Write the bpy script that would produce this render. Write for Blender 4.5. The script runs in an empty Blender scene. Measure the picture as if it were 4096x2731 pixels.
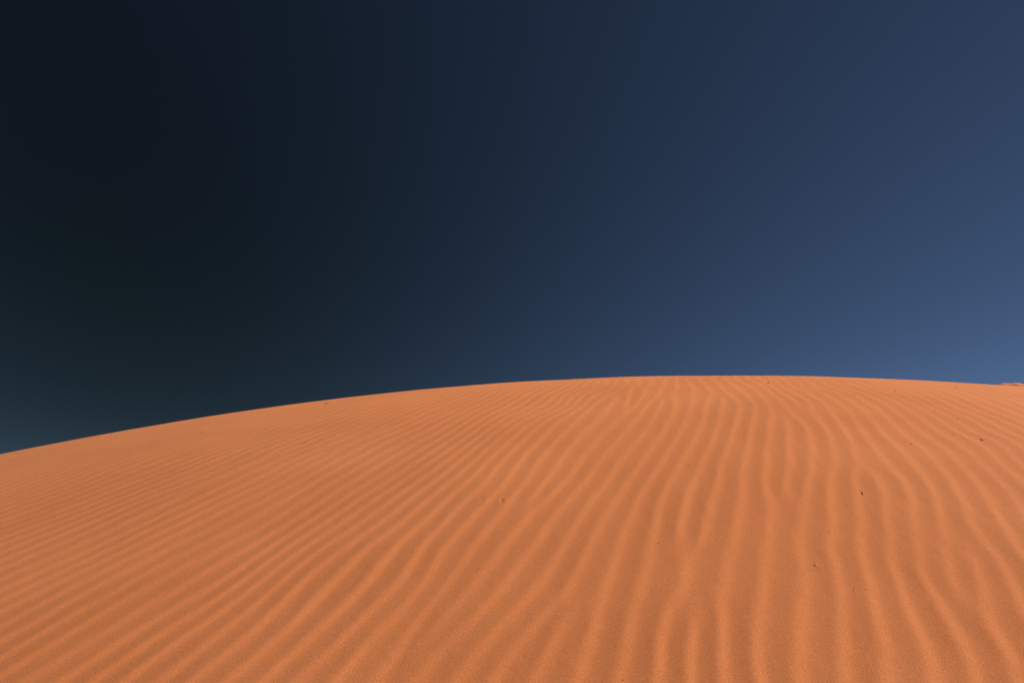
import bpy, math, random
import numpy as np

# ----------------------------------------------------------------------------
# camera, sky, sun, exposure
# ----------------------------------------------------------------------------
scene = bpy.context.scene
COL = scene.collection
EYE = 1.45                                   # eye height above the sand underfoot

cam_data = bpy.data.cameras.new('camera')
cam_data.sensor_width = 36.0
cam_data.lens = 24.0
cam_data.clip_start = 0.05
cam_data.clip_end = 12000.0
cam = bpy.data.objects.new('camera', cam_data)
COL.objects.link(cam)
cam.location = (0.0, 0.0, EYE)
PITCH = math.atan((2050.0 - 1365.5) / (4096.0 * 24.0 / 36.0))
cam.rotation_euler = (math.pi / 2 + PITCH, 0.0, 0.0)
scene.camera = cam

SUN_AZ = math.radians(69.0)                  # clockwise from the view direction (+Y)
SUN_EL = math.radians(35.0)
SUN_DIR = (math.cos(SUN_EL) * math.sin(SUN_AZ), math.cos(SUN_EL) * math.cos(SUN_AZ), math.sin(SUN_EL))

world = bpy.data.worlds.new('World')
scene.world = world
world.use_nodes = True
nt = world.node_tree
nt.nodes.clear()
w_out = nt.nodes.new('ShaderNodeOutputWorld')
w_bg = nt.nodes.new('ShaderNodeBackground')
w_sky = nt.nodes.new('ShaderNodeTexSky')
w_sky.sky_type = 'NISHITA'
w_sky.sun_disc = False
w_sky.sun_elevation = SUN_EL
w_sky.sun_rotation = SUN_AZ
w_sky.altitude = 2500.0
w_sky.air_density = 0.25
w_sky.dust_density = 0.0
w_sky.ozone_density = 1.2
w_bg.inputs['Strength'].default_value = 0.05
# a clear sky is polarised at right angles to the sun and is darkened by a polariser:
# 1 - k * ((d x s) . b)^2 / (1 + (d . s)^2), d the direction, s the sun, b the blocked axis
POL_AXIS = (-0.583, -0.534, 0.612)
POL_K = (0.828, 0.825, 0.898)
POL_TINT = (0.99, 1.025, 0.985)
w_tc = nt.nodes.new('ShaderNodeTexCoord')
def wvec(op, a, b):
    n = nt.nodes.new('ShaderNodeVectorMath'); n.operation = op
    for i, v in enumerate((a, b)):
        if isinstance(v, tuple):
            n.inputs[i].default_value = v
        else:
            nt.links.new(v, n.inputs[i])
    return n.outputs['Value'] if op == 'DOT_PRODUCT' else n.outputs['Vector']
def wmath(op, a, b=None, c=None):
    n = nt.nodes.new('ShaderNodeMath'); n.operation = op
    for i, v in enumerate((a, b, c)):
        if v is None:
            continue
        if isinstance(v, (int, float)):
            n.inputs[i].default_value = v
        else:
            nt.links.new(v, n.inputs[i])
    return n.outputs[0]
w_dir = w_tc.outputs['Generated']
w_cos = wvec('DOT_PRODUCT', w_dir, SUN_DIR)
w_blk = wvec('DOT_PRODUCT', wvec('CROSS_PRODUCT', w_dir, SUN_DIR), POL_AXIS)
w_dop = wmath('DIVIDE', wmath('MULTIPLY', w_blk, w_blk), wmath('ADD', 1.0, wmath('MULTIPLY', w_cos, w_cos)))
w_cmb = nt.nodes.new('ShaderNodeCombineXYZ')
for i in range(3):
    nt.links.new(wmath('MULTIPLY_ADD', w_dop, -POL_K[i] * POL_TINT[i], POL_TINT[i]), w_cmb.inputs[i])
nt.links.new(wvec('MULTIPLY', w_sky.outputs['Color'], w_cmb.outputs[0]), w_bg.inputs['Color'])
nt.links.new(w_bg.outputs['Background'], w_out.inputs['Surface'])

sun_data = bpy.data.lights.new('sun', 'SUN')
sun_data.energy = 4.6
sun_data.angle = math.radians(0.53)
sun_data.color = (1.0, 0.955, 0.89)
sun = bpy.data.objects.new('sun', sun_data)
COL.objects.link(sun)
from mathutils import Vector
sun.rotation_euler = Vector(SUN_DIR).to_track_quat('Z', 'Y').to_euler()
sun.location = (20, 10, 25)

scene.view_settings.view_transform = 'Standard'
scene.view_settings.look = 'None'
scene.view_settings.exposure = 0.67
scene.view_settings.gamma = 1.0
scene.view_settings.use_curve_mapping = False

# ----------------------------------------------------------------------------
# shape of the dune: a broad dome with wind ripples
# ----------------------------------------------------------------------------
QA, QB, QC, QD, QE = 0.074854, 0.541446, -0.013202, -0.000991, -0.021569
DIRX, DIRY = 0.313377, 0.949629
NRMX, NRMY = DIRY, -DIRX
LAM = 0.107
GX0, GY0, GST, GNX, GNY = -7.0, 0.8, 0.2, 68, 49
PH0 = 0.1092
COEF = np.array([
    -12,-13,-13,-13,-13,-12,-12,-12,-11,-11,-10,-9,-8,-6,-5,-3,-1,2,4,7,9,12,15,18,21,24,27,30,33,35,37,39,41,42,44,
    46,51,59,70,81,93,103,110,113,114,114,113,112,112,111,110,110,109,109,108,108,107,107,107,106,106,105,105,104,104,
    103,103,102,-18,-18,-18,-18,-18,-18,-18,-17,-17,-16,-15,-14,-13,-12,-10,-8,-6,-4,-2,1,4,7,10,13,16,19,22,25,27,
    30,32,35,36,37,39,41,45,53,64,76,89,100,107,110,111,110,109,108,107,106,105,105,104,103,103,102,102,101,101,101,
    100,100,99,99,98,98,97,96,-23,-23,-23,-23,-23,-23,-23,-22,-22,-21,-21,-20,-19,-17,-16,-14,-12,-10,-7,-5,-2,1,4,
    7,10,13,16,19,22,24,27,30,32,33,34,35,39,45,56,70,84,97,105,108,107,105,104,103,102,101,100,99,99,98,97,97,96,96,
    95,95,95,94,94,93,93,92,91,90,-28,-29,-29,-29,-29,-28,-28,-28,-27,-27,-26,-25,-24,-23,-22,-20,-18,-16,-13,-11,-8,
    -5,-2,1,4,7,10,13,16,19,22,25,27,29,29,29,31,35,47,62,80,94,103,108,104,101,100,99,98,96,95,94,93,93,92,91,91,90,
    90,89,89,89,88,88,87,86,86,85,-34,-34,-34,-34,-34,-34,-34,-33,-33,-33,-32,-31,-30,-29,-28,-26,-24,-22,-19,-17,-14,
    -11,-8,-5,-2,1,4,7,10,13,16,19,23,27,25,22,23,21,34,52,75,92,104,112,101,95,95,94,93,92,90,89,88,87,86,86,85,85,
    84,84,83,83,82,82,81,81,80,79,-39,-39,-39,-39,-39,-39,-39,-39,-39,-38,-38,-37,-36,-35,-34,-32,-30,-28,-26,-23,-20,
    -17,-14,-11,-8,-5,-2,1,5,7,10,13,18,26,20,13,16,1,17,38,71,88,99,119,92,86,90,90,89,87,85,84,83,82,81,80,80,79,
    79,78,78,77,77,76,76,75,74,74,-45,-45,-45,-45,-45,-45,-45,-44,-44,-44,-43,-43,-42,-41,-40,-38,-37,-34,-32,-29,-27,
    -24,-20,-17,-14,-11,-8,-5,-1,1,3,4,9,25,12,-1,14,-23,-1,27,63,72,72,111,67,72,84,86,85,82,80,78,77,76,75,74,74,
    73,73,72,72,72,71,71,70,70,69,68,-50,-50,-50,-50,-50,-50,-50,-50,-50,-50,-49,-49,-48,-47,-46,-45,-43,-41,-39,-36,
    -33,-30,-27,-23,-20,-18,-15,-11,-8,-7,-8,-10,-12,13,-5,-20,29,-19,-11,48,37,27,7,31,16,48,78,83,81,77,75,72,71,
    70,69,68,68,67,67,67,66,66,66,65,65,64,63,62,-55,-56,-56,-56,-56,-56,-56,-56,-56,-55,-55,-55,-54,-53,-53,-51,-50,
    -48,-45,-43,-40,-36,-33,-30,-26,-24,-22,-20,-17,-20,-22,-28,-36,-28,-15,12,-10,21,-22,27,12,-18,29,41,40,41,76,
    79,76,72,69,66,65,64,63,62,62,62,61,61,61,60,60,59,59,58,58,57,-61,-61,-61,-61,-61,-61,-61,-61,-61,-61,-61,-61,
    -60,-60,-59,-58,-57,-55,-52,-50,-46,-43,-39,-36,-32,-30,-30,-32,-33,-39,-40,-55,-30,-65,-74,-14,-37,-26,-6,-26,
    -17,-52,-33,7,15,23,63,63,65,65,62,60,58,57,56,56,56,56,55,55,55,55,54,54,53,53,52,51,-66,-66,-66,-67,-67,-67,-67,
    -67,-67,-67,-67,-67,-67,-66,-66,-65,-64,-62,-60,-57,-54,-50,-46,-42,-39,-37,-40,-46,-50,-52,-76,-119,-12,-35,-99,
    -35,-31,-33,-2,-19,-23,-40,-28,-41,-19,-14,2,21,43,55,55,52,51,50,50,49,50,50,49,49,49,49,49,48,48,47,46,45,-72,
    -72,-72,-72,-72,-72,-72,-73,-73,-73,-73,-73,-73,-73,-72,-72,-71,-70,-68,-65,-61,-57,-52,-48,-47,-49,-57,-66,-75,
    -73,-101,-136,-40,-22,-44,-17,-40,-53,-9,-41,-15,-58,-74,-64,-31,-37,-46,-31,12,38,44,43,43,42,43,43,43,43,43,43,
    43,43,43,43,42,42,41,40,-77,-77,-77,-77,-78,-78,-78,-78,-78,-79,-79,-79,-79,-79,-79,-79,-79,-77,-76,-73,-69,-64,
    -58,-56,-60,-73,-94,-99,-104,-117,-135,-156,-102,-77,-65,-37,-47,-46,-40,-28,-34,-48,-70,-62,-92,-77,-77,-95,-27,
    15,31,33,34,34,35,36,37,37,37,38,38,37,37,37,37,36,35,34,-82,-83,-83,-83,-83,-83,-83,-84,-84,-84,-85,-85,-85,-86,
    -86,-86,-86,-86,-84,-82,-78,-71,-65,-66,-78,-98,-134,-132,-128,-147,-175,-189,-150,-100,-83,-46,-71,-34,-59,-44,
    -30,-79,-74,-53,-67,-117,-102,-111,-77,-17,9,19,24,26,28,29,30,31,31,32,32,32,32,31,31,31,30,29,-88,-88,-88,-88,
    -88,-89,-89,-89,-90,-90,-90,-91,-92,-92,-93,-93,-94,-94,-93,-92,-88,-81,-75,-82,-109,-124,-145,-140,-157,-169,-181,
    -188,-181,-139,-103,-74,-95,-85,-63,-75,-69,-63,-85,-112,-86,-89,-133,-114,-109,-49,-24,0,13,18,20,22,24,25,26,
    26,26,26,26,26,25,25,24,23,-93,-93,-93,-93,-94,-94,-94,-95,-95,-96,-96,-97,-98,-98,-99,-100,-101,-102,-103,-102,
    -100,-98,-101,-124,-161,-160,-153,-145,-178,-210,-207,-182,-196,-179,-144,-99,-52,-71,-71,-82,-93,-85,-83,-87,-120,
    -87,-119,-148,-146,-126,-74,-24,2,9,13,16,18,19,20,20,20,21,21,20,20,20,19,18,-98,-98,-99,-99,-99,-99,-100,-100,
    -101,-101,-102,-103,-104,-105,-106,-107,-109,-111,-112,-114,-118,-127,-138,-180,-207,-188,-178,-171,-197,-228,-216,
    -191,-207,-203,-171,-111,-49,-63,-73,-90,-105,-107,-111,-93,-121,-127,-96,-126,-110,-152,-101,-43,-9,1,6,10,12,
    13,14,15,15,15,15,15,15,14,13,12,-104,-104,-104,-104,-104,-105,-105,-105,-106,-107,-107,-108,-109,-111,-112,-114,
    -116,-118,-122,-127,-140,-163,-178,-193,-200,-199,-201,-193,-203,-216,-201,-195,-211,-220,-194,-128,-60,-54,-70,
    -103,-119,-121,-122,-108,-117,-144,-121,-114,-122,-95,-78,-50,-17,-6,0,4,6,8,8,9,9,10,10,10,9,9,8,7,-109,-109,-109,
    -109,-109,-110,-110,-111,-111,-112,-113,-114,-115,-116,-118,-120,-122,-126,-130,-139,-154,-183,-204,-194,-192,-209,
    -216,-200,-203,-207,-201,-208,-213,-229,-219,-148,-73,-39,-74,-96,-132,-129,-136,-121,-124,-130,-145,-124,-129,
    -115,-94,-63,-25,-10,-4,-1,1,2,3,4,4,4,4,4,4,4,3,2,-114,-114,-114,-114,-115,-115,-115,-116,-117,-117,-118,-119,
    -120,-122,-124,-126,-128,-132,-137,-144,-155,-174,-181,-165,-171,-202,-209,-191,-198,-204,-199,-218,-221,-234,-236,
    -165,-89,-35,-60,-101,-121,-137,-130,-142,-131,-129,-149,-152,-132,-121,-107,-62,-25,-11,-7,-5,-4,-3,-2,-1,-1,-1,
    -1,-1,-1,-2,-2,-3,-119,-119,-119,-119,-120,-120,-121,-121,-122,-122,-123,-124,-126,-127,-129,-131,-134,-137,-142,
    -147,-154,-160,-153,-130,-144,-179,-180,-176,-195,-209,-204,-223,-240,-240,-235,-174,-113,-63,-33,-94,-123,-124,
    -139,-120,-142,-114,-152,-166,-141,-136,-103,-37,-15,-9,-9,-9,-8,-7,-7,-6,-6,-6,-6,-6,-6,-7,-7,-9,-124,-124,-124,
    -125,-125,-125,-126,-126,-127,-127,-128,-129,-131,-132,-134,-136,-139,-142,-146,-151,-155,-156,-145,-122,-148,-180,
    -177,-180,-199,-218,-221,-226,-238,-236,-226,-180,-140,-106,-59,-47,-167,-89,-148,-102,-185,-135,-153,-125,-147,
    -120,-139,-41,-15,-10,-11,-12,-12,-12,-12,-11,-11,-11,-11,-11,-11,-12,-13,-14,-129,-129,-129,-130,-130,-130,-131,
    -131,-132,-132,-133,-134,-136,-137,-139,-141,-144,-147,-151,-155,-159,-162,-164,-174,-214,-214,-192,-184,-200,-220,
    -229,-226,-229,-231,-223,-189,-166,-162,-152,-10,-142,-81,-99,-137,-157,-155,-165,-142,-118,-119,-122,-56,-25,-15,
    -15,-16,-16,-16,-16,-16,-16,-16,-16,-16,-16,-17,-18,-19,-134,-134,-134,-135,-135,-135,-136,-136,-137,-137,-138,
    -139,-140,-142,-143,-145,-148,-151,-154,-159,-163,-169,-181,-207,-240,-238,-208,-187,-197,-214,-224,-226,-224,-225,
    -223,-196,-178,-181,-171,-43,-114,-77,-81,-145,-128,-180,-143,-85,-114,-115,-104,-68,-35,-21,-19,-20,-21,-21,-21,
    -21,-21,-21,-21,-21,-21,-22,-22,-24,-139,-139,-139,-139,-140,-140,-140,-141,-141,-142,-143,-144,-145,-146,-148,
    -150,-152,-155,-158,-162,-167,-174,-187,-209,-238,-246,-218,-194,-195,-205,-216,-225,-223,-217,-220,-201,-178,-167,
    -141,-42,-71,-82,-61,-93,-158,-139,-182,-73,-123,-88,-87,-64,-38,-25,-24,-24,-25,-25,-25,-25,-26,-26,-26,-26,-26,
    -27,-27,-28,-144,-144,-144,-144,-145,-145,-145,-146,-146,-147,-148,-148,-150,-151,-152,-154,-156,-158,-161,-165,
    -170,-176,-186,-201,-220,-225,-212,-195,-191,-197,-206,-218,-220,-211,-214,-203,-173,-147,-108,-15,-19,-84,-86,
    -60,-153,-106,-179,-96,-52,-43,-53,-46,-33,-28,-28,-29,-29,-30,-30,-30,-30,-30,-31,-31,-31,-31,-32,-33,-149,-149,
    -149,-149,-149,-150,-150,-150,-151,-152,-152,-153,-154,-155,-156,-158,-160,-162,-165,-168,-171,-176,-183,-192,-205,
    -211,-205,-192,-186,-189,-197,-209,-218,-208,-207,-199,-163,-132,-100,-46,-42,-19,-50,-73,-127,-100,-137,-125,0,
    -9,-27,-32,-31,-32,-32,-33,-33,-34,-34,-35,-35,-35,-35,-36,-36,-36,-37,-38,-153,-154,-154,-154,-154,-155,-155,-155,
    -156,-156,-157,-157,-158,-159,-160,-162,-163,-165,-167,-170,-173,-177,-181,-186,-194,-200,-197,-187,-182,-184,-190,
    -200,-214,-210,-203,-186,-149,-121,-104,-91,-105,1,-29,-65,-65,-107,-84,-147,-37,-18,-23,-29,-33,-35,-36,-37,-38,
    -38,-39,-39,-39,-40,-40,-40,-41,-41,-42,-43,-158,-158,-159,-159,-159,-159,-160,-160,-160,-161,-161,-162,-163,-163,
    -164,-166,-167,-168,-170,-172,-174,-177,-180,-182,-186,-189,-187,-181,-177,-178,-181,-188,-197,-196,-185,-163,-133,
    -113,-103,-99,-90,-12,-40,-56,-44,-85,-67,-104,-68,-37,-30,-33,-36,-38,-40,-41,-42,-43,-43,-44,-44,-44,-45,-45,
    -45,-45,-46,-47,-163,-163,-163,-164,-164,-164,-164,-165,-165,-165,-166,-166,-167,-168,-168,-169,-170,-172,-173,
    -174,-176,-178,-179,-180,-181,-181,-178,-174,-173,-173,-174,-174,-176,-172,-159,-139,-119,-106,-97,-90,-69,-24,
    -31,-31,-34,-45,-68,-45,-59,-43,-37,-38,-40,-42,-44,-45,-46,-47,-48,-48,-49,-49,-49,-50,-50,-50,-51,-52,-168,-168,
    -168,-168,-169,-169,-169,-169,-170,-170,-170,-171,-171,-172,-172,-173,-174,-175,-176,-177,-178,-179,-179,-179,-178,
    -175,-172,-169,-169,-169,-168,-165,-160,-152,-140,-126,-113,-101,-89,-76,-46,-2,12,-7,-31,8,-42,-30,-44,-42,-41,
    -42,-44,-46,-48,-49,-50,-51,-52,-53,-53,-54,-54,-54,-55,-55,-55,-56,-173,-173,-173,-173,-173,-173,-174,-174,-174,
    -174,-175,-175,-175,-176,-176,-177,-177,-178,-179,-179,-180,-180,-180,-179,-177,-173,-169,-167,-167,-167,-165,-161,
    -154,-145,-134,-122,-111,-97,-82,-61,-26,25,51,19,-22,15,-9,-22,-35,-40,-43,-46,-48,-50,-52,-53,-54,-55,-56,-57,
    -58,-58,-59,-59,-59,-59,-60,-61,-178,-178,-178,-178,-178,-178,-178,-178,-179,-179,-179,-179,-180,-180,-180,-181,
    -181,-181,-182,-182,-182,-182,-181,-180,-177,-174,-170,-168,-167,-166,-163,-158,-151,-143,-133,-122,-110,-96,-78,
    -54,-17,50,98,54,3,6,-7,-21,-34,-41,-46,-49,-52,-54,-56,-57,-59,-60,-61,-61,-62,-63,-63,-64,-64,-64,-65,-66,-182,
    -182,-183,-183,-183,-183,-183,-183,-183,-183,-184,-184,-184,-184,-184,-184,-185,-185,-185,-185,-184,-184,-183,-181,
    -179,-176,-173,-170,-168,-166,-162,-158,-151,-143,-133,-123,-111,-96,-78,-55,-22,38,82,48,7,-6,-16,-26,-36,-43,
    -48,-52,-55,-58,-60,-61,-63,-64,-65,-66,-67,-67,-68,-68,-68,-69,-69,-70,-187,-187,-187,-187,-187,-188,-188,-188,
    -188,-188,-188,-188,-188,-188,-188,-188,-188,-188,-188,-188,-187,-186,-185,-184,-181,-179,-176,-173,-170,-167,-163,
    -158,-151,-143,-135,-124,-112,-98,-82,-61,-35,4,29,14,-6,-17,-24,-32,-40,-47,-52,-56,-59,-62,-64,-66,-67,-69,-70,
    -71,-71,-72,-72,-73,-73,-73,-74,-75,-192,-192,-192,-192,-192,-192,-192,-192,-192,-192,-192,-192,-192,-192,-192,
    -192,-192,-192,-191,-191,-190,-189,-188,-186,-184,-181,-178,-175,-172,-168,-164,-159,-152,-145,-137,-127,-116,-102,
    -87,-70,-50,-26,-13,-14,-19,-26,-33,-39,-45,-51,-56,-60,-63,-66,-68,-70,-72,-73,-74,-75,-76,-77,-77,-77,-78,-78,
    -79,-79,-197,-197,-197,-197,-197,-197,-197,-197,-197,-197,-197,-197,-197,-197,-196,-196,-196,-196,-195,-194,-193,
    -192,-191,-189,-187,-184,-181,-178,-174,-170,-166,-161,-154,-147,-139,-130,-119,-107,-94,-79,-63,-47,-37,-33,-33,
    -37,-41,-47,-52,-56,-61,-64,-68,-70,-73,-74,-76,-78,-79,-80,-81,-81,-82,-82,-83,-83,-83,-84,-201,-202,-202,-202,
    -202,-202,-202,-202,-202,-202,-201,-201,-201,-201,-201,-200,-200,-199,-199,-198,-197,-196,-194,-192,-190,-187,-184,
    -181,-177,-173,-168,-163,-157,-150,-142,-133,-124,-112,-101,-88,-75,-62,-54,-48,-46,-48,-51,-54,-58,-62,-66,-69,
    -72,-75,-77,-79,-81,-82,-83,-84,-85,-86,-87,-87,-87,-87,-88,-89,-206,-206,-206,-206,-206,-206,-206,-206,-206,-206,
    -206,-206,-206,-205,-205,-204,-204,-203,-203,-202,-200,-199,-197,-195,-193,-190,-187,-184,-180,-176,-171,-166,-160,
    -153,-146,-137,-128,-118,-108,-97,-86,-75,-67,-62,-59,-58,-60,-62,-65,-68,-71,-75,-77,-80,-82,-84,-85,-87,-88,-89,
    -90,-91,-91,-92,-92,-92,-93,-93,-211,-211,-211,-211,-211,-211,-211,-211,-211,-211,-211,-210,-210,-210,-209,-209,
    -208,-207,-206,-205,-204,-203,-201,-199,-196,-194,-191,-187,-183,-179,-174,-169,-163,-157,-150,-142,-133,-124,-114,
    -105,-95,-86,-79,-73,-70,-68,-69,-70,-72,-75,-77,-80,-82,-85,-87,-89,-90,-92,-93,-94,-95,-96,-96,-97,-97,-97,-97,
    -98,-216,-216,-216,-216,-216,-216,-216,-216,-216,-215,-215,-215,-215,-214,-214,-213,-212,-212,-211,-209,-208,-207,
    -205,-203,-200,-197,-194,-191,-187,-183,-178,-173,-167,-161,-154,-147,-139,-130,-121,-113,-104,-96,-89,-84,-80,
    -78,-77,-78,-79,-81,-83,-85,-88,-90,-92,-93,-95,-97,-98,-99,-100,-101,-101,-102,-102,-102,-102,-103,-221,-221,-221,
    -221,-221,-221,-221,-220,-220,-220,-220,-220,-219,-219,-218,-218,-217,-216,-215,-214,-212,-211,-209,-207,-204,-201,
    -198,-195,-191,-187,-182,-177,-171,-165,-159,-152,-144,-136,-128,-120,-112,-105,-98,-93,-89,-87,-86,-86,-86,-88,
    -89,-91,-93,-95,-97,-99,-100,-102,-103,-104,-105,-106,-106,-107,-107,-107,-107,-108,-226,-226,-226,-226,-226,-226,
    -225,-225,-225,-225,-225,-224,-224,-223,-223,-222,-221,-220,-219,-218,-217,-215,-213,-211,-208,-205,-202,-199,-195,
    -191,-186,-181,-176,-170,-163,-157,-149,-142,-134,-127,-120,-113,-107,-102,-98,-95,-94,-93,-93,-94,-95,-97,-99,
    -100,-102,-104,-105,-107,-108,-109,-110,-111,-111,-112,-112,-112,-112,-113,-230,-230,-230,-230,-230,-230,-230,-230,
    -230,-230,-229,-229,-228,-228,-227,-227,-226,-225,-224,-222,-221,-219,-217,-215,-213,-210,-207,-203,-199,-195,-191,
    -186,-180,-174,-168,-162,-155,-148,-141,-134,-127,-120,-115,-110,-106,-103,-101,-100,-100,-101,-101,-103,-104,-106,
    -107,-109,-110,-112,-113,-114,-115,-116,-117,-117,-117,-118,-118,-118,-235,-235,-235,-235,-235,-235,-235,-235,-235,
    -234,-234,-234,-233,-233,-232,-231,-230,-229,-228,-227,-225,-224,-222,-220,-217,-214,-211,-208,-204,-200,-195,-190,
    -185,-179,-173,-167,-161,-154,-147,-140,-134,-127,-122,-117,-113,-110,-108,-107,-107,-107,-107,-108,-110,-111,-113,
    -114,-116,-117,-118,-119,-120,-121,-122,-122,-123,-123,-123,-123,-240,-240,-240,-240,-240,-240,-240,-240,-240,-239,
    -239,-239,-238,-238,-237,-236,-235,-234,-233,-232,-230,-228,-226,-224,-222,-219,-216,-212,-209,-205,-200,-195,-190,
    -185,-179,-173,-166,-160,-153,-147,-140,-134,-129,-124,-120,-117,-115,-114,-113,-113,-113,-114,-115,-117,-118,-119,
    -121,-122,-124,-125,-126,-127,-127,-128,-128,-128,-129,-129,-245,-245,-245,-245,-245,-245,-245,-245,-245,-244,-244,
    -244,-243,-243,-242,-241,-240,-239,-238,-237,-235,-234,-232,-229,-227,-224,-221,-218,-214,-210,-206,-201,-196,-190,
    -185,-179,-172,-166,-159,-153,-147,-141,-136,-131,-127,-124,-121,-120,-119,-119,-119,-120,-121,-122,-124,-125,-126,
    -128,-129,-130,-131,-132,-133,-133,-134,-134,-134,-135,-250,-251,-251,-251,-251,-251,-251,-251,-251,-250,-250,-250,
    -249,-248,-248,-247,-246,-245,-244,-243,-241,-239,-238,-235,-233,-230,-227,-224,-220,-216,-212,-207,-202,-197,-191,
    -185,-179,-173,-167,-160,-154,-148,-143,-138,-134,-131,-129,-127,-126,-126,-126,-126,-127,-129,-130,-131,-133,-134,
    -136,-137,-138,-139,-140,-140,-141,-141,-141,-141,-256,-256,-257,-257,-257,-257,-257,-257,-257,-257,-256,-256,-255,
    -255,-254,-253,-252,-251,-250,-249,-248,-246,-244,-242,-239,-237,-234,-231,-227,-223,-219,-214,-209,-204,-199,-193,
    -187,-181,-174,-168,-162,-156,-151,-146,-142,-139,-136,-134,-133,-133,-133,-133,-134,-135,-137,-138,-139,-141,-142,
    -143,-145,-146,-146,-147,-148,-148,-148,-148,]) / 100.0
# where a ripple begins (+1) or dies out (-1): x, y, sign
FORKS = [(0.580, 2.255, 1), (1.406, 2.284, -1), (1.641, 2.566, 1), (1.707, 3.307, 1), (0.645, 2.671, -1), (1.625, 5.193, 1), (1.196, 3.054, -1), (1.754, 4.327, 1), (0.194, 2.304, 1), (0.092, 3.144, -1), (0.839, 5.457, 1), (1.159, 5.199, 1), (0.843, 4.926, -1), (2.015, 4.731, -1), (-0.254, 2.226, -1)]
rng = np.random.RandomState(11)
for _k in range(13):                         # more forks on the left flank
    _x = rng.uniform(-5.2, -0.75); _y = rng.uniform(2.0, 7.5)
    if _y < 1.9 - 0.55 * _x * 0.9:
        _y = 1.9 - 0.5 * _x + rng.uniform(0, 1.5)
    _l = rng.uniform(0.35, 1.1); _s = rng.choice([-1, 1])
    FORKS.append((_x, _y, _s)); FORKS.append((_x + DIRX * _l, _y + DIRY * _l, -_s))
FORKS = np.array(FORKS)

def waves(x, y, n, scale, seed, stretch=1.0):
    """smooth random field, about unit amplitude, feature size `scale` metres"""
    r = np.random.RandomState(seed)
    s = np.zeros_like(x)
    u = (x * DIRX + y * DIRY) / stretch
    v = x * NRMX + y * NRMY
    for _ in range(n):
        a = r.uniform(0, 2 * np.pi); k = 2 * np.pi / (scale * r.uniform(0.65, 1.6))
        s += np.sin(k * (u * np.cos(a) + v * np.sin(a)) + r.uniform(0, 6.28))
    return s / math.sqrt(n * 0.5)

def smooth(a, b, x):
    t = np.clip((x - a) / (b - a), 0, 1)
    return t * t * (3 - 2 * t)

def spline(x, y):
    gx = np.clip((x - GX0) / GST, 0, GNX - 3 - 1e-6); gy = np.clip((y - GY0) / GST, 0, GNY - 3 - 1e-6)
    ix = gx.astype(int); iy = gy.astype(int); tx = gx - ix; ty = gy - iy
    def w(t):
        return ((1 - t) ** 3 / 6, (3 * t ** 3 - 6 * t * t + 4) / 6, (-3 * t ** 3 + 3 * t * t + 3 * t + 1) / 6, t ** 3 / 6)
    wx, wy = w(tx), w(ty)
    s = np.zeros_like(x)
    for a in range(4):
        for b in range(4):
            s += COEF[(iy + b) * GNX + ix + a] * wx[a] * wy[b]
    return s

FLOOR = -9.5
def macro(x, y):
    q = -EYE + QA * x + QB * y + QC * x * x + QD * x * y + QE * y * y
    fl = FLOOR + 0.5 * np.sin(x * 0.045 + 1.3) * np.cos(y * 0.05 + 0.4) + 0.18 * np.sin(0.13 * x + 0.09 * y)
    k = 0.55
    m = np.maximum(q, fl)
    z = m + k * np.log(np.exp(np.maximum((q - m) / k, -60)) + np.exp(np.maximum((fl - m) / k, -60)))
    near = np.exp(-((x - 1.0) ** 2 + (y - 5.0) ** 2) / 120.0)
    z = z + near * 0.0016 * waves(x, y, 10, 1.5, 5, 1.6)
    return z + EYE

# small scuffs, dents and tracks pressed into the sand: x, y, depth, width, length, angle
DENTS = [(-0.1413, 3.2191, 0.0048, 0.0069, 0.0172, -0.9), (-0.1329, 3.1858, 0.004, 0.0068, 0.0125, -1.1), (-0.0455, 3.1891, 0.008, 0.0074, 0.0148, -1.2), (-0.0405, 3.1571, 0.0035, 0.0079, 0.0113, -1.3), (0.2337, 2.3542, 0.0022, 0.0028, 0.0073, -1.2), (0.2354, 2.3404, 0.0026, 0.0032, 0.0048, 0.3), (0.2276, 2.3004, 0.0018, 0.0032, 0.0063, 1.3), (0.204, 2.2062, 0.0024, 0.0026, 0.006, -0.8), (0.2066, 2.1818, 0.0024, 0.0026, 0.0104, -1.45), (1.0506, 2.481, 0.003, 0.0061, 0.0078, 0.2), (1.5256, 3.052, 0.003, 0.0076, 0.0109, -0.8)]

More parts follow.
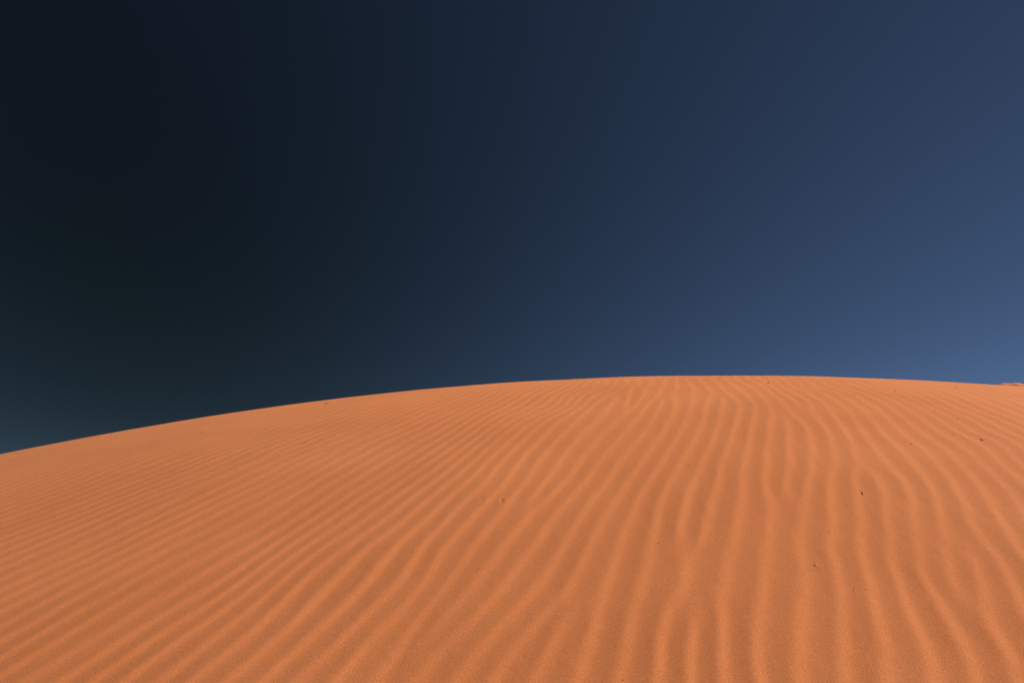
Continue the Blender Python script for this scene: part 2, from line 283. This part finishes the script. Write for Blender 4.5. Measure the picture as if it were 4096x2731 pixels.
def relief(x, y, fade=1.0):
    s0 = spline(x, y)
    ph = (x * NRMX + y * NRMY) / LAM + s0
    e = 0.02                                          # local spacing, so that steepness stays even
    kn = 1.0 / LAM + (spline(x + NRMX * e, y + NRMY * e) - s0) / e
    lam = 1.0 / np.clip(np.abs(kn), 6.5, 14.5)
    core = np.ones_like(x)
    left = smooth(-0.35, -1.1, x + 0.15 * (y - 2.0))
    for fx, fy, s in FORKS:
        ph += s * np.arctan2(y - fy, x - fx) / (2 * np.pi)
        du = (x - fx) * DIRX + (y - fy) * DIRY; dv = (x - fx) * NRMX + (y - fy) * NRMY
        core *= 1.0 - 0.97 * np.exp(-(du / 0.065) ** 2 - (dv / 0.036) ** 2)
    # fine wander of the crest lines; stronger on the left flank
    ph += 0.014 * waves(x, y, 9, 0.22, 21, 2.2) + left * 0.07 * waves(x, y, 9, 0.6, 22, 2.8)
    th = 2 * np.pi * (ph - PH0)
    d = np.hypot(x, y)
    slope = 0.100 - 0.048 * smooth(1.9, 5.5, d)
    slope *= 1.0 - 0.20 * smooth(0.4, -1.2, x) * smooth(4.5, 2.5, y)
    slope *= 1.0 + 0.45 * smooth(0.9, 1.7, x) * smooth(3.4, 2.2, y)
    slope *= 1.0 - 0.62 * smooth(6.0, 7.4, d) * smooth(-1.8, -4.0, x)     # smooth sand near the left skyline
    slope *= 1.0 - 0.70 * smooth(6.0, 7.3, d) * smooth(2.2, 4.2, x)       # and near the right one
    slope *= 1.0 + 0.10 * waves(x, y, 10, 0.5, 31, 2.5) + 0.10 * waves(x, y, 8, 1.3, 33, 1.5)
    slope = np.clip(slope, 0.012, 0.2)
    h = -(slope * lam / (2 * np.pi)) * (np.sin(th) + 0.17 * np.sin(2 * th + 0.4)) * core
    h += 0.00010 * waves(x, y, 12, 0.06, 41, 1.3) + 0.00035 * waves(x, y, 10, 0.3, 43, 1.8)
    for dx, dy, dep, wd, ln, an in DENTS:
        ca, sa = math.cos(an), math.sin(an)
        px = (x - dx) * ca + (y - dy) * sa; py = -(x - dx) * sa + (y - dy) * ca
        r2 = (px / ln) ** 2 + (py / wd) ** 2
        h += np.where(r2 < 30, -dep * np.exp(-r2) + 0.45 * dep * np.exp(-((np.sqrt(r2) - 1.55) ** 2) * 3.0), 0.0)
    return h * fade

def height(x, y):
    x = np.atleast_1d(np.asarray(x, float)); y = np.atleast_1d(np.asarray(y, float))
    return macro(x, y) + relief(x, y)

def hz(x, y):
    return float(height(x, y)[0])

# ----------------------------------------------------------------------------
# materials
# ----------------------------------------------------------------------------
def new_mat(name):
    m = bpy.data.materials.new(name); m.use_nodes = True
    n = m.node_tree
    return m, n, n.nodes['Principled BSDF']

def ramp(n, fac, stops):
    r = n.nodes.new('ShaderNodeValToRGB')
    while len(r.color_ramp.elements) < len(stops):
        r.color_ramp.elements.new(0.5)
    for e, (p, c) in zip(r.color_ramp.elements, stops):
        e.position = p; e.color = (c[0], c[1], c[2], 1)
    n.links.new(fac, r.inputs[0])
    return r.outputs[0]

def noise(n, vec, scale, detail=3.0, rough=0.6):
    t = n.nodes.new('ShaderNodeTexNoise')
    t.inputs['Scale'].default_value = scale; t.inputs['Detail'].default_value = detail
    t.inputs['Roughness'].default_value = rough
    n.links.new(vec, t.inputs['Vector'])
    return t.outputs['Fac']

def mixc(n, kind, fac, a, b):
    m = n.nodes.new('ShaderNodeMix'); m.data_type = 'RGBA'; m.blend_type = kind
    if isinstance(fac, float): m.inputs[0].default_value = fac
    else: n.links.new(fac, m.inputs[0])
    for sock, v in ((m.inputs[6], a), (m.inputs[7], b)):
        if isinstance(v, tuple): sock.default_value = (v[0], v[1], v[2], 1)
        else: n.links.new(v, sock)
    return m.outputs[2]

def sand_material(name, base, fine=True):
    m, n, b = new_mat(name)
    tc = n.nodes.new('ShaderNodeTexCoord').outputs['Object']
    lo = tuple(v * f for v, f in zip(base, (0.955, 0.93, 0.90)))
    hi = tuple(v * f for v, f in zip(base, (1.045, 1.07, 1.10)))
    col = ramp(n, noise(n, tc, 0.9, 4.0, 0.55), [(0.30, lo), (0.70, hi)])
    if fine:
        g1 = ramp(n, noise(n, tc, 260.0, 3.0, 0.75), [(0.30, (0.74, 0.72, 0.70)), (0.70, (1.22, 1.24, 1.26))])
        col = mixc(n, 'MULTIPLY', 1.0, col, g1)
        vo = n.nodes.new('ShaderNodeTexVoronoi'); vo.inputs['Scale'].default_value = 620.0
        n.links.new(tc, vo.inputs['Vector'])
        sep = n.nodes.new('ShaderNodeSeparateColor'); n.links.new(vo.outputs['Color'], sep.inputs[0])
        pale = ramp(n, sep.outputs[0], [(0.9955, (0, 0, 0)), (0.997, (1, 1, 1))])     # odd pale grain, its sun glint put into the colour
        dark = ramp(n, sep.outputs[1], [(0.992, (0, 0, 0)), (0.995, (1, 1, 1))])      # odd dark grain
        col = mixc(n, 'MIX', pale, col, (0.72, 0.46, 0.27))
        col = mixc(n, 'MIX', dark, col, (0.22, 0.085, 0.035))
        bump = n.nodes.new('ShaderNodeBump')
        bump.inputs['Strength'].default_value = 0.55; bump.inputs['Distance'].default_value = 0.0012
        n.links.new(noise(n, tc, 330.0, 2.0, 0.7), bump.inputs['Height'])
        n.links.new(bump.outputs['Normal'], b.inputs['Normal'])
    n.links.new(col, b.inputs['Base Color'])
    b.inputs['Roughness'].default_value = 0.75
    b.inputs['Specular IOR Level'].default_value = 0.006
    b.inputs['Diffuse Roughness'].default_value = 0.0
    b.inputs['Sheen Weight'].default_value = 0.028
    b.inputs['Sheen Roughness'].default_value = 0.6
    b.inputs['Sheen Tint'].default_value = (1.0, 0.80, 0.62, 1.0)
    return m

SAND = sand_material('orange_sand', (0.61, 0.199, 0.070))
SAND_FAR = sand_material('orange_sand_distant', (0.61, 0.199, 0.070), fine=False)

def plain_mat(name, c1, c2, rough=0.7, scale=180.0, spec=0.3):
    m, n, b = new_mat(name)
    tc = n.nodes.new('ShaderNodeTexCoord').outputs['Object']
    n.links.new(ramp(n, noise(n, tc, scale, 4.0, 0.65), [(0.32, c1), (0.68, c2)]), b.inputs['Base Color'])
    b.inputs['Roughness'].default_value = rough
    b.inputs['Specular IOR Level'].default_value = spec
    return m

M = {
    'dark': plain_mat('dark_seed_husk', (0.030, 0.013, 0.006), (0.085, 0.034, 0.014), 0.6),
    'brown': plain_mat('brown_bark', (0.085, 0.035, 0.014), (0.16, 0.065, 0.026), 0.8),
    'buried': plain_mat('dusty_brown_stalk', (0.34, 0.125, 0.045), (0.46, 0.17, 0.064), 0.85),
    'straw': plain_mat('tan_straw', (0.55, 0.30, 0.16), (0.70, 0.43, 0.26), 0.6),
    'white': plain_mat('bleached_bark', (0.58, 0.44, 0.30), (0.80, 0.66, 0.50), 0.6),
    'pod': plain_mat('pale_pod_shell', (0.50, 0.33, 0.20), (0.74, 0.55, 0.38), 0.5),
    'stone': plain_mat('reddish_stone', (0.13, 0.05, 0.022), (0.24, 0.10, 0.045), 0.8),
}

# ----------------------------------------------------------------------------
# the ground: one sheet, finely meshed over the rippled dune, running to the horizon
# ----------------------------------------------------------------------------
def grown(a, b, step, far, g=1.16):
    core = np.linspace(a, b, int(round((b - a) / step)) + 1)
    out = []; s = step; p = b
    while p < far:
        s *= g; p += s; out.append(p)
    inn = []; s = step; p = a
    while p > -far:
        s *= g; p -= s; inn.append(p)
    return np.concatenate([inn[::-1], core, out])

def grid_mesh(name, P, NU, NV):
    me = bpy.data.meshes.new(name)
    me.vertices.add(NU * NV); me.vertices.foreach_set('co', P.astype(np.float32).ravel())
    i, j = np.meshgrid(np.arange(NU - 1), np.arange(NV - 1), indexing='ij')
    a = (i * NV + j).ravel()
    quads = np.stack([a, a + 1, a + NV + 1, a + NV], 1).astype(np.int32)
    nq = len(quads)
    me.loops.add(nq * 4); me.loops.foreach_set('vertex_index', quads.ravel())
    me.polygons.add(nq)
    me.polygons.foreach_set('loop_start', np.arange(0, nq * 4, 4, dtype=np.int32))
    me.polygons.foreach_set('loop_total', np.full(nq, 4, np.int32))
    me.polygons.foreach_set('use_smooth', np.ones(nq, bool))
    me.update(calc_edges=True)
    return me

us = grown(0.7, 10.2, 0.018, 3600.0)
vs = grown(-8.0, 4.2, 0.0085, 3600.0)
U, V = np.meshgrid(us, vs, indexing='ij')
X = U * DIRX + V * NRMX
Y = U * DIRY + V * NRMY
Z = macro(X, Y)
inside = (U > 0.2) & (U < 11.0) & (V > -8.6) & (V < 4.8)
edge = smooth(0.25, 0.7, U) * smooth(10.9, 10.2, U) * smooth(-8.55, -8.0, V) * smooth(4.75, 4.2, V)
Z[inside] += relief(X[inside], Y[inside], edge[inside])
# quads run (u, v): flip so that normals look up
me = grid_mesh('dune', np.stack([X, Y, Z], -1)[:, ::-1], len(us), len(vs))
ground = bpy.data.objects.new('ground', me); COL.objects.link(ground)
ground['kind'] = 'structure'
me.materials.append(SAND)

# the distant dune whose humps show above the right shoulder
FD = 112.0
def far_dune():
    ca, sa = math.cos(math.radians(53.95)), math.sin(math.radians(53.95))   # azimuth of the humps is 36 deg
    ss = np.concatenate([np.linspace(-60, -9, 40), np.linspace(-8.8, 14, 180), np.linspace(14.6, 150, 70)])
    rr = np.concatenate([np.linspace(-80, -6, 60), np.linspace(-5.6, 3, 40), np.linspace(3.6, 40, 30)])
    Sg, Rg = np.meshgrid(ss, rr, indexing='ij')
    crest = 16.68 - 0.10 * np.maximum(-Sg - 1.3, 0) ** 1.5 / (1 + 0.1 * np.maximum(-Sg - 1.3, 0))
    crest = crest + 0.27 * np.exp(-(Sg / 0.8) ** 2) + 0.16 * np.exp(-((Sg - 1.75) / 0.62) ** 2)
    crest = crest + 0.35 * np.exp(-((Sg - 6.5) / 2.2) ** 2) + 0.8 * np.exp(-((Sg - 22) / 8.0) ** 2) + 0.9 * np.exp(-((Sg - 52) / 12.0) ** 2)
    crest = crest + 0.02 * np.sin(Sg * 1.3) - 0.0016 * np.maximum(Sg - 60, 0) ** 1.8
    line = 1.2 * np.sin(Sg * 0.21 + 0.6) + 0.3 * np.sin(Sg * 0.9)           # winding crest in plan
    t = Rg - line
    front = 0.36 * np.sqrt(np.maximum(-t, 0) ** 2 + 0.16) - 0.144
    back = 0.52 * np.sqrt(np.maximum(t, 0) ** 2 + 0.05) - 0.116
    Zg = crest - np.where(t < 0, front, back)
    Zg = Zg + 0.16 * np.sin(Sg * 0.9 + Rg * 0.7) * np.exp(-((t + 4) / 5.0) ** 2) + 0.10 * np.sin(Sg * 1.9 - Rg * 0.5) * np.exp(-((t + 3) / 4.0) ** 2)
    Zg = np.maximum(Zg, FLOOR - 1.2) + EYE
    D = FD + Rg
    Xg = D * ca + Sg * sa; Yg = D * sa - Sg * ca
    m2 = grid_mesh('far_dune', np.stack([Xg, Yg, Zg], -1)[:, ::-1], len(ss), len(rr))
    o = bpy.data.objects.new('hills', m2); COL.objects.link(o)
    o['kind'] = 'structure'
    m2.materials.append(SAND_FAR)
    return o
far_dune()

# ----------------------------------------------------------------------------
# litter on the sand: stalks, twigs, seeds, stones, husks
# ----------------------------------------------------------------------------
def link(name, verts, faces, mat, loc, label, cat, group=None, smooth_shade=True):
    m_ = bpy.data.meshes.new(name)
    m_.from_pydata([tuple(v) for v in verts], [], faces)
    if smooth_shade:
        m_.polygons.foreach_set('use_smooth', np.ones(len(m_.polygons), bool))
    m_.materials.append(mat)
    m_.update()
    o = bpy.data.objects.new(name, m_); COL.objects.link(o)
    o.location = loc
    o['label'] = label; o['category'] = cat
    if group: o['group'] = group
    return o

def tube(path, radii, sides=8):
    """tapered tube along a list of Vectors"""
    V_, F_ = [], []
    for i, p in enumerate(path):
        a = path[max(i - 1, 0)]; b = path[min(i + 1, len(path) - 1)]
        d = (b - a).normalized()
        s = d.cross(Vector((0, 0, 1)))
        if s.length < 1e-4: s = Vector((1, 0, 0))
        s.normalize(); t = s.cross(d)
        for k in range(sides):
            an = 2 * math.pi * k / sides
            V_.append(p + (s * math.cos(an) + t * math.sin(an)) * radii[i])
    n = len(path)
    for i in range(n - 1):
        for k in range(sides):
            k2 = (k + 1) % sides
            F_.append((i * sides + k, i * sides + k2, (i + 1) * sides + k2, (i + 1) * sides + k))
    F_.append(tuple(range(sides))[::-1]); F_.append(tuple((n - 1) * sides + k for k in range(sides)))
    return V_, F_

def stalk(name, pts, r, mat, label, cat, lift=0.6, knots=(), group=None, n=16, ends=1.0, sink=0.0, stub=None, rise=None):
    """a stalk, twig or straw that follows the sand between ground points"""
    rd = random.Random(label)
    ctrl = [Vector((x, y, 0)) for x, y in pts]
    path = []
    for i in range(n):
        f = i / (n - 1) * (len(ctrl) - 1); k = min(int(f), len(ctrl) - 2); t = f - k
        p0 = ctrl[max(k - 1, 0)]; p1 = ctrl[k]; p2 = ctrl[k + 1]; p3 = ctrl[min(k + 2, len(ctrl) - 1)]
        p = 0.5 * ((2 * p1) + (p2 - p0) * t + (2 * p0 - 5 * p1 + 4 * p2 - p3) * t * t + (3 * p1 - p0 - 3 * p2 + p3) * t ** 3)
        path.append(p)
    zs = height([p.x for p in path], [p.y for p in path])
    zs = np.convolve(np.pad(zs, 2, mode='edge'), np.ones(5) / 5, mode='valid')
    radii = []
    for i, p in enumerate(path):
        f = i / (n - 1)
        rr = r * (1.05 - 0.3 * f) * (1 + rd.uniform(-0.12, 0.12))
        for kf in knots:
            rr *= 1 + 0.45 * math.exp(-((f - kf) / 0.05) ** 2)
        if ends != 1.0:
            rr *= 1 + (ends - 1) * (math.exp(-(f / 0.16) ** 2) + math.exp(-((1 - f) / 0.16) ** 2))
        radii.append(rr)
        p.z = zs[i] + r * lift - sink * math.sin(math.pi * f)
        if rise: p.z += rise(f)
    base = Vector(path[0])
    V_, F_ = tube([p - base for p in path], radii)
    if stub:                                             # a broken side shoot
        f, ang, ln = stub
        i = int(f * (n - 1)); d = (path[min(i + 1, n - 1)] - path[max(i - 1, 0)]).normalized()
        sd = Vector((d.x * math.cos(ang) - d.y * math.sin(ang), d.x * math.sin(ang) + d.y * math.cos(ang), 0.35))
        q = [path[i] - base + sd * ln * k / 4 for k in range(5)]
        v2, f2 = tube(q, [radii[i] * (0.75 - 0.1 * k) for k in range(5)], 6)
        o_ = len(V_); V_ += v2; F_ += [tuple(o_ + j for j in f_) for f_ in f2]
    return link(name, V_, F_, mat, base, label, cat, group)

def seed(x, y, length, width, yaw, mat, label, name='seed', cat='seed', group=None):
    """pointed oval seed with a groove, lying in a small hollow"""
    rings, sides = 9, 10
    V_, F_ = [], []
    for i in range(rings + 1):
        f = i / rings
        rr = math.sin(math.pi * min(f * 1.0, 1.0)) ** 0.75 * (1.0 - 0.35 * f)
        for k in range(sides):
            an = 2 * math.pi * k / sides
            gr = 1.0 - 0.28 * math.exp(-((math.cos(an - 1.4) - 1) / 0.06) ** 2)
            V_.append(Vector(((f - 0.45) * length, rr * gr * math.cos(an) * width * 0.5, rr * gr * math.sin(an) * width * 0.42 + 0.06 * length * (f - 0.4) ** 2)))
    for i in range(rings):
        for k in range(sides):
            k2 = (k + 1) % sides
            F_.append((i * sides + k, (i + 1) * sides + k, (i + 1) * sides + k2, i * sides + k2))
    c, s = math.cos(yaw), math.sin(yaw)
    V_ = [Vector((v.x * c - v.y * s, v.x * s + v.y * c, v.z)) for v in V_]
    return link(name, V_, F_, mat, (x, y, hz(x, y) + width * 0.27), label, cat, group)

def stone(x, y, size, mat, label, seed_=1, name='pebble', cat='pebble', group=None, flat=0.7):
    """angular little stone"""
    rd = np.random.RandomState(seed_)
    planes = rd.normal(size=(9, 3)); planes /= np.linalg.norm(planes, axis=1)[:, None]
    off = rd.uniform(0.62, 0.95, 9)
    rings, sides = 8, 12
    V_, F_ = [], []
    for i in range(rings + 1):
        la = -math.pi / 2 + math.pi * i / rings
        for k in range(sides):
            an = 2 * math.pi * k / sides
            d = np.array([math.cos(la) * math.cos(an), math.cos(la) * math.sin(an), math.sin(la)])
            pr = planes @ d
            r_ = min(1.0, np.min(np.where(pr > 0.05, off / np.maximum(pr, 0.05), 9)))
            V_.append(Vector((d[0] * r_ * size * 0.58, d[1] * r_ * size * 0.48, d[2] * r_ * size * 0.5 * flat)))
    for i in range(rings):
        for k in range(sides):
            k2 = (k + 1) % sides
            F_.append((i * sides + k, i * sides + k2, (i + 1) * sides + k2, (i + 1) * sides + k))
    return link(name, V_, F_, mat, (x, y, hz(x, y) + size * 0.16), label, cat, group, smooth_shade=False)

def flake(name, x, y, length, width, curl, yaw, tilt, mat, label, cat, arc=math.pi * 0.8, rise=0.3, group=None, thick=0.05):
    """curled chip of bark or husk: a bent shell with thickness and a ragged edge"""
    rd = random.Random(label)
    n, m_ = 9, 6
    V_, F_ = [], []
    R_ = length / arc
    jag = [1 + rd.uniform(-0.16, 0.16) for _ in range(n)]
    for side in (0, 1):
        off = thick * width * (0.5 - side)
        for i in range(n):
            a = -arc / 2 + arc * i / (n - 1)
            taper = (1 - 0.55 * abs(2 * i / (n - 1) - 1) ** 2) * jag[i]
            for j in range(m_):
                w = (j / (m_ - 1) - 0.5) * width * taper
                cc = curl * (w / width) ** 2 * width * 2
                V_.append(Vector((math.sin(a) * (R_ + off), w, (math.cos(a) - math.cos(arc / 2)) * (R_ + off) - cc)))
    N = n * m_
    for i in range(n - 1):
        for j in range(m_ - 1):
            q = (i * m_ + j, (i + 1) * m_ + j, (i + 1) * m_ + j + 1, i * m_ + j + 1)
            F_.append(q); F_.append(tuple(N + t for t in q[::-1]))
    rim = [i * m_ for i in range(n)] + [(n - 1) * m_ + j for j in range(1, m_)] + [i * m_ + m_ - 1 for i in range(n - 2, -1, -1)] + [j for j in range(m_ - 2, 0, -1)]
    for a, b in zip(rim, rim[1:] + rim[:1]):
        F_.append((b, a, N + a, N + b))
    from mathutils import Euler
    rot = Euler((tilt, 0, yaw)).to_matrix()
    V_ = [rot @ v for v in V_]
    low = min(v.z for v in V_)
    return link(name, V_, F_, mat, (x, y, hz(x, y) - low - (1 - rise) * 0.25 * length), label, cat, group, smooth_shade=False)

def pod(pts, label):
    """split seed pod: a crescent shell standing on edge, half sunk in the sand"""
    n, m_ = 22, 7
    ctrl = [Vector((x, y, 0)) for x, y in pts]
    path = []
    for i in range(n):
        f = i / (n - 1) * (len(ctrl) - 1); k = min(int(f), len(ctrl) - 2); t = f - k
        p0 = ctrl[max(k - 1, 0)]; p1 = ctrl[k]; p2 = ctrl[k + 1]; p3 = ctrl[min(k + 2, len(ctrl) - 1)]
        path.append(0.5 * ((2 * p1) + (p2 - p0) * t + (2 * p0 - 5 * p1 + 4 * p2 - p3) * t * t + (3 * p1 - p0 - 3 * p2 + p3) * t ** 3))
    V_, F_ = [], []
    base = Vector((path[n // 2].x, path[n // 2].y, hz(path[n // 2].x, path[n // 2].y)))
    for i, p in enumerate(path):
        f = i / (n - 1)
        d = (path[min(i + 1, n - 1)] - path[max(i - 1, 0)]).normalized()
        out = Vector((d.y, -d.x, 0))                      # away from the hollow of the crescent
        w = 0.0017 * math.sin(math.pi * min(max(f, 0.03), 0.97)) ** 0.6
        z0 = hz(p.x, p.y)
        dip = -0.0036 * math.exp(-((f - 0.66) / 0.07) ** 2)   # sand has drifted over the shell here
        for side in (0, 1):
            for j in range(m_):
                a = math.pi * (0.02 + 0.96 * j / (m_ - 1)) - math.pi / 2
                rr = w * (1.0 - 0.12 * side)
                V_.append(p - Vector((base.x, base.y, 0)) + out * (math.cos(a) * rr * 0.55) + Vector((0, 0, z0 - base.z + w * 0.62 + dip + math.sin(a) * rr)))
    st = 2 * m_
    for i in range(n - 1):
        for j in range(m_ - 1):
            a = i * st + j
            F_.append((a, a + 1, a + st + 1, a + st))
            b = a + m_
            F_.append((b, b + st, b + st + 1, b + 1))
        F_.append((i * st, i * st + st, i * st + st + m_, i * st + m_))
        t_ = i * st + m_ - 1
        F_.append((t_, t_ + m_, t_ + m_ + st, t_ + st))
    return link('seed_pod', V_, F_, M['pod'], base, label, 'seed pod')

# the larger pieces
pod([(1.5358, 3.0837), (1.5385, 3.0735), (1.5349, 3.0568), (1.5274, 3.0394), (1.5186, 3.0264), (1.5098, 3.0203)], 'pale curled seed pod standing half buried on the right of the dune')
stalk('stalk', [(-1.3968, 4.5280), (-1.3818, 4.5577), (-1.3630, 4.5818)], 0.00124, M['brown'], 'long thin straight brown stalk lying on the upper left slope', 'stalk', knots=(0.35, 0.7))
stalk('stalk', [(1.1626, 2.4084), (1.1377, 2.3760), (1.1020, 2.3286)], 0.00082, M['buried'], 'long thin brown stalk half sunk in the lower right sand', 'stalk', lift=-0.05, knots=(0.45, 0.8))
stalk('stalk', [(1.1354, 2.3259), (1.1443, 2.3273), (1.1555, 2.3314)], 0.00072, M['buried'], 'short sunken brown stalk right of the long half sunk one', 'stalk', lift=-0.3, knots=(0.5,))
stalk('stalk', [(0.2937, 1.9969), (0.2966, 1.9980), (0.2993, 1.9982)], 0.00060, M['brown'], 'short thin brown stalk at the bottom edge of the picture', 'stalk')
stalk('straw', [(-1.0346, 2.7548), (-1.0303, 2.7603), (-1.0270, 2.7661)], 0.00072, M['straw'], 'pale straw lying alone on the lower left slope', 'straw', knots=(0.5,))
stalk('twig', [(-1.8725, 6.8092), (-1.8998, 6.9297), (-1.9105, 6.9962), (-1.8787, 6.9131)], 0.00233, M['dark'], 'small dark hooked twig just under the left skyline', 'twig', knots=(0.2,), stub=(0.75, -0.9, 0.012))
stalk('twig', [(2.6030, 3.8149), (2.6039, 3.8047), (2.6016, 3.7920)], 0.00153, M['dark'], 'short dark twig with thick ends on the right slope', 'twig', ends=1.7, lift=0.9, stub=(0.6, 1.0, 0.006))
stalk('twig', [(-0.5478, 3.7971), (-0.5451, 3.8060), (-0.5410, 3.8105)], 0.00110, M['brown'], 'short bent brown twig left of the middle of the dune', 'twig', ends=1.3, stub=(0.5, 0.8, 0.005))
stalk('twig', [(0.6071, 2.7976), (0.6103, 2.8026), (0.6140, 2.8075)], 0.00069, M['buried'], 'faint little twig above the dark seed at mid slope', 'twig', lift=0.1, stub=(0.5, -0.8, 0.004))
stalk('twig', [(-3.9975, 6.8177), (-3.9925, 6.8257), (-3.9989, 6.8553)], 0.00224, M['brown'], 'short brown twig lying along the far left skyline', 'twig', ends=1.3, stub=(0.4, 0.8, 0.01))
stalk('twig', [(-4.2458, 5.7593), (-4.2464, 5.7708), (-4.2437, 5.7806)], 0.00146, M['buried'], 'faint brown twig at the far left edge of the dune', 'twig', stub=(0.5, 0.8, 0.01))
stalk('stalk', [(3.8953, 7.0021), (3.8928, 6.9699), (3.9048, 6.9500), (3.9172, 6.9310)], 0.00194, M['dark'], 'thin dark arched stalk rising above the right skyline', 'stalk', rise=lambda f: 0.006 + 0.016 * math.sin(min(f, 1.0) * 2.2) , knots=(0.4,))
stalk('straw', [(3.1984, 7.3002), (3.1602, 7.1862), (3.1332, 7.0954)], 0.00214, M['white'], 'pale broken straw lying on the skyline right of the summit', 'straw', rise=lambda f: 0.012 * (1 - f), stub=(0.8, 0.5, 0.014))
stalk('twig', [(3.0003, 7.4144), (3.0200, 7.4256), (3.0905, 7.5570)], 0.00221, M['dark'], 'small dark twig lying on the summit skyline', 'twig', ends=1.4, stub=(0.85, 0.7, 0.008))
flake('bark_chip', 0.2216, 7.6374, 0.02557, 0.01421, 0.20, 0.40, 0.50, M['white'], 'pale curled bark chip on the skyline left of the summit', 'bark chip', rise=0.8)
flake('bark_chip', 0.6132, 7.6962, 0.01146, 0.00860, 0.20, 0.90, 0.40, M['white'], 'tiny pale bark chip on the skyline nearest left of the summit', 'bark chip', rise=0.9)
flake('husk', 1.0537, 2.4872, 0.00868, 0.00694, 0.50, 0.35, 0.75, M['pod'], 'small curled husk with a pale rim on the lower right slope', 'husk', rise=0.75, arc=2.4)
flake('bark_chip', 1.1247, 2.6421, 0.00465, 0.00325, 0.30, 0.10, 0.40, M['brown'], 'tiny brown bark chip above the curled husk', 'bark chip', rise=0.8)
flake('bark_chip', -0.2340, 2.5605, 0.00623, 0.00311, 0.30, 0.50, 0.30, M['brown'], 'small brown bark chip low on the slope left of a dark seed', 'bark chip', rise=0.7)
flake('bark_chip', 3.0952, 7.5615, 0.00987, 0.00846, 0.20, 0.20, 0.60, M['white'], 'tiny white bark chip at the tip of the summit twig', 'bark chip', rise=0.9)
seed(-0.3921, 4.2229, 0.00846, 0.00554, 0.45, M['dark'], 'plump dark seed on the upper slope left of the middle', group='seeds scattered on the dune')
seed(-0.2861, 3.6406, 0.00472, 0.00315, 0.30, M['dark'], 'tiny dark seed below and right of the plump one', group='seeds scattered on the dune')
seed(-0.7084, 2.8625, 0.00462, 0.00301, 0.90, M['dark'], 'dark seed alone on the left middle slope', group='seeds scattered on the dune')
seed(-0.1187, 2.5999, 0.00544, 0.00290, 0.70, M['dark'], 'slender dark seed low on the slope left of centre', group='seeds scattered on the dune')
seed(0.5539, 2.6937, 0.00473, 0.00322, -0.80, M['dark'], 'black oval seed on the middle slope right of centre', group='seeds scattered on the dune')
seed(1.2121, 2.7094, 0.00363, 0.00306, 1.30, M['dark'], 'small black seed on the lower slope right of the middle', group='seeds scattered on the dune')
seed(0.9363, 2.0299, 0.00234, 0.00179, 0.20, M['dark'], 'small black seed near the bottom right', group='seeds scattered on the dune')
seed(-2.4976, 5.5096, 0.01006, 0.00644, 0.60, M['dark'], 'dark seed under the left skyline right of the short twig', group='seeds scattered on the dune')
seed(-1.6029, 4.0288, 0.00523, 0.00378, 0.20, M['brown'], 'small brown seed on the left slope below the thin stalk', group='seeds scattered on the dune')
seed(-1.0185, 3.3667, 0.00432, 0.00336, 0.10, M['dark'], 'small dark seed alone in the middle of the left slope', group='seeds scattered on the dune')
seed(-1.4597, 5.3550, 0.00668, 0.00511, 0.30, M['brown'], 'small brown seed straight below the hooked twig', group='seeds scattered on the dune')
seed(-1.4909, 4.7360, 0.00691, 0.00414, 0.10, M['brown'], 'small brown seed just above the straight brown stalk', group='seeds scattered on the dune')
seed(0.2462, 3.2733, 0.00422, 0.00328, 0.40, M['brown'], 'small brown seed at mid slope below the summit ripples', group='seeds scattered on the dune')
seed(-0.0746, 3.9533, 0.00517, 0.00402, 0.70, M['dark'], 'small dark seed right of the plump dark one', group='seeds scattered on the dune')
seed(0.0031, 4.2877, 0.00501, 0.00376, 0.20, M['brown'], 'tiny brown seed above and right of the plump dark one', group='seeds scattered on the dune')
stone(2.3487, 6.1609, 0.01489, M['stone'], 'brown pebble with a bright side close under the summit', 3, group='pebbles scattered on the dune')
stone(4.2403, 7.3966, 0.01377, M['stone'], 'small dark pebble on the skyline right of the arched stalk', 4, group='pebbles scattered on the dune')
stone(0.8853, 3.4786, 0.00427, M['stone'], 'left one of two tiny pebbles at mid slope under the summit', 5, group='pebbles scattered on the dune')
stone(1.0023, 3.3992, 0.00441, M['stone'], 'right one of two tiny pebbles at mid slope under the summit', 6, group='pebbles scattered on the dune')
stone(1.3344, 3.9505, 0.00490, M['stone'], 'tiny dark pebble alone straight below the summit', 7, group='pebbles scattered on the dune')
stone(1.6814, 6.1209, 0.00728, M['stone'], 'tiny dark pebble close under the crest left of the summit', 8, group='pebbles scattered on the dune')
stone(1.7228, 6.9083, 0.00875, M['stone'], 'tiny dark pebble almost on the crest left of the summit', 9, group='pebbles scattered on the dune')
stone(2.1189, 5.0217, 0.00631, M['stone'], 'tiny dark pebble upper right between curving ripples', 10, group='pebbles scattered on the dune')
stone(2.6497, 5.2237, 0.00890, M['stone'], 'flat brown pebble upper right below the skyline straw', 11, group='pebbles scattered on the dune', flat=0.55)
stone(3.1221, 5.4994, 0.00938, M['stone'], 'flat brown pebble upper right below the arched stalk', 12, group='pebbles scattered on the dune', flat=0.55)
stone(2.8287, 4.3252, 0.00604, M['stone'], 'tiny brown pebble right side above the twig with thick ends', 13, group='pebbles scattered on the dune')
stone(2.5247, 3.9250, 0.00545, M['stone'], 'tiny dark pebble left of the twig with thick ends', 14, group='pebbles scattered on the dune')
stone(2.1681, 3.7311, 0.00624, M['stone'], 'reddish brown pebble right side left of the dark twig', 15, group='pebbles scattered on the dune')
stone(3.9250, 5.9552, 0.00929, M['stone'], 'faint brown pebble under the right skyline near the far dune', 16, group='pebbles scattered on the dune')
stone(-1.8040, 3.8094, 0.00491, M['straw'], 'pale white pebble alone on the left slope', 21, group='pebbles scattered on the dune')
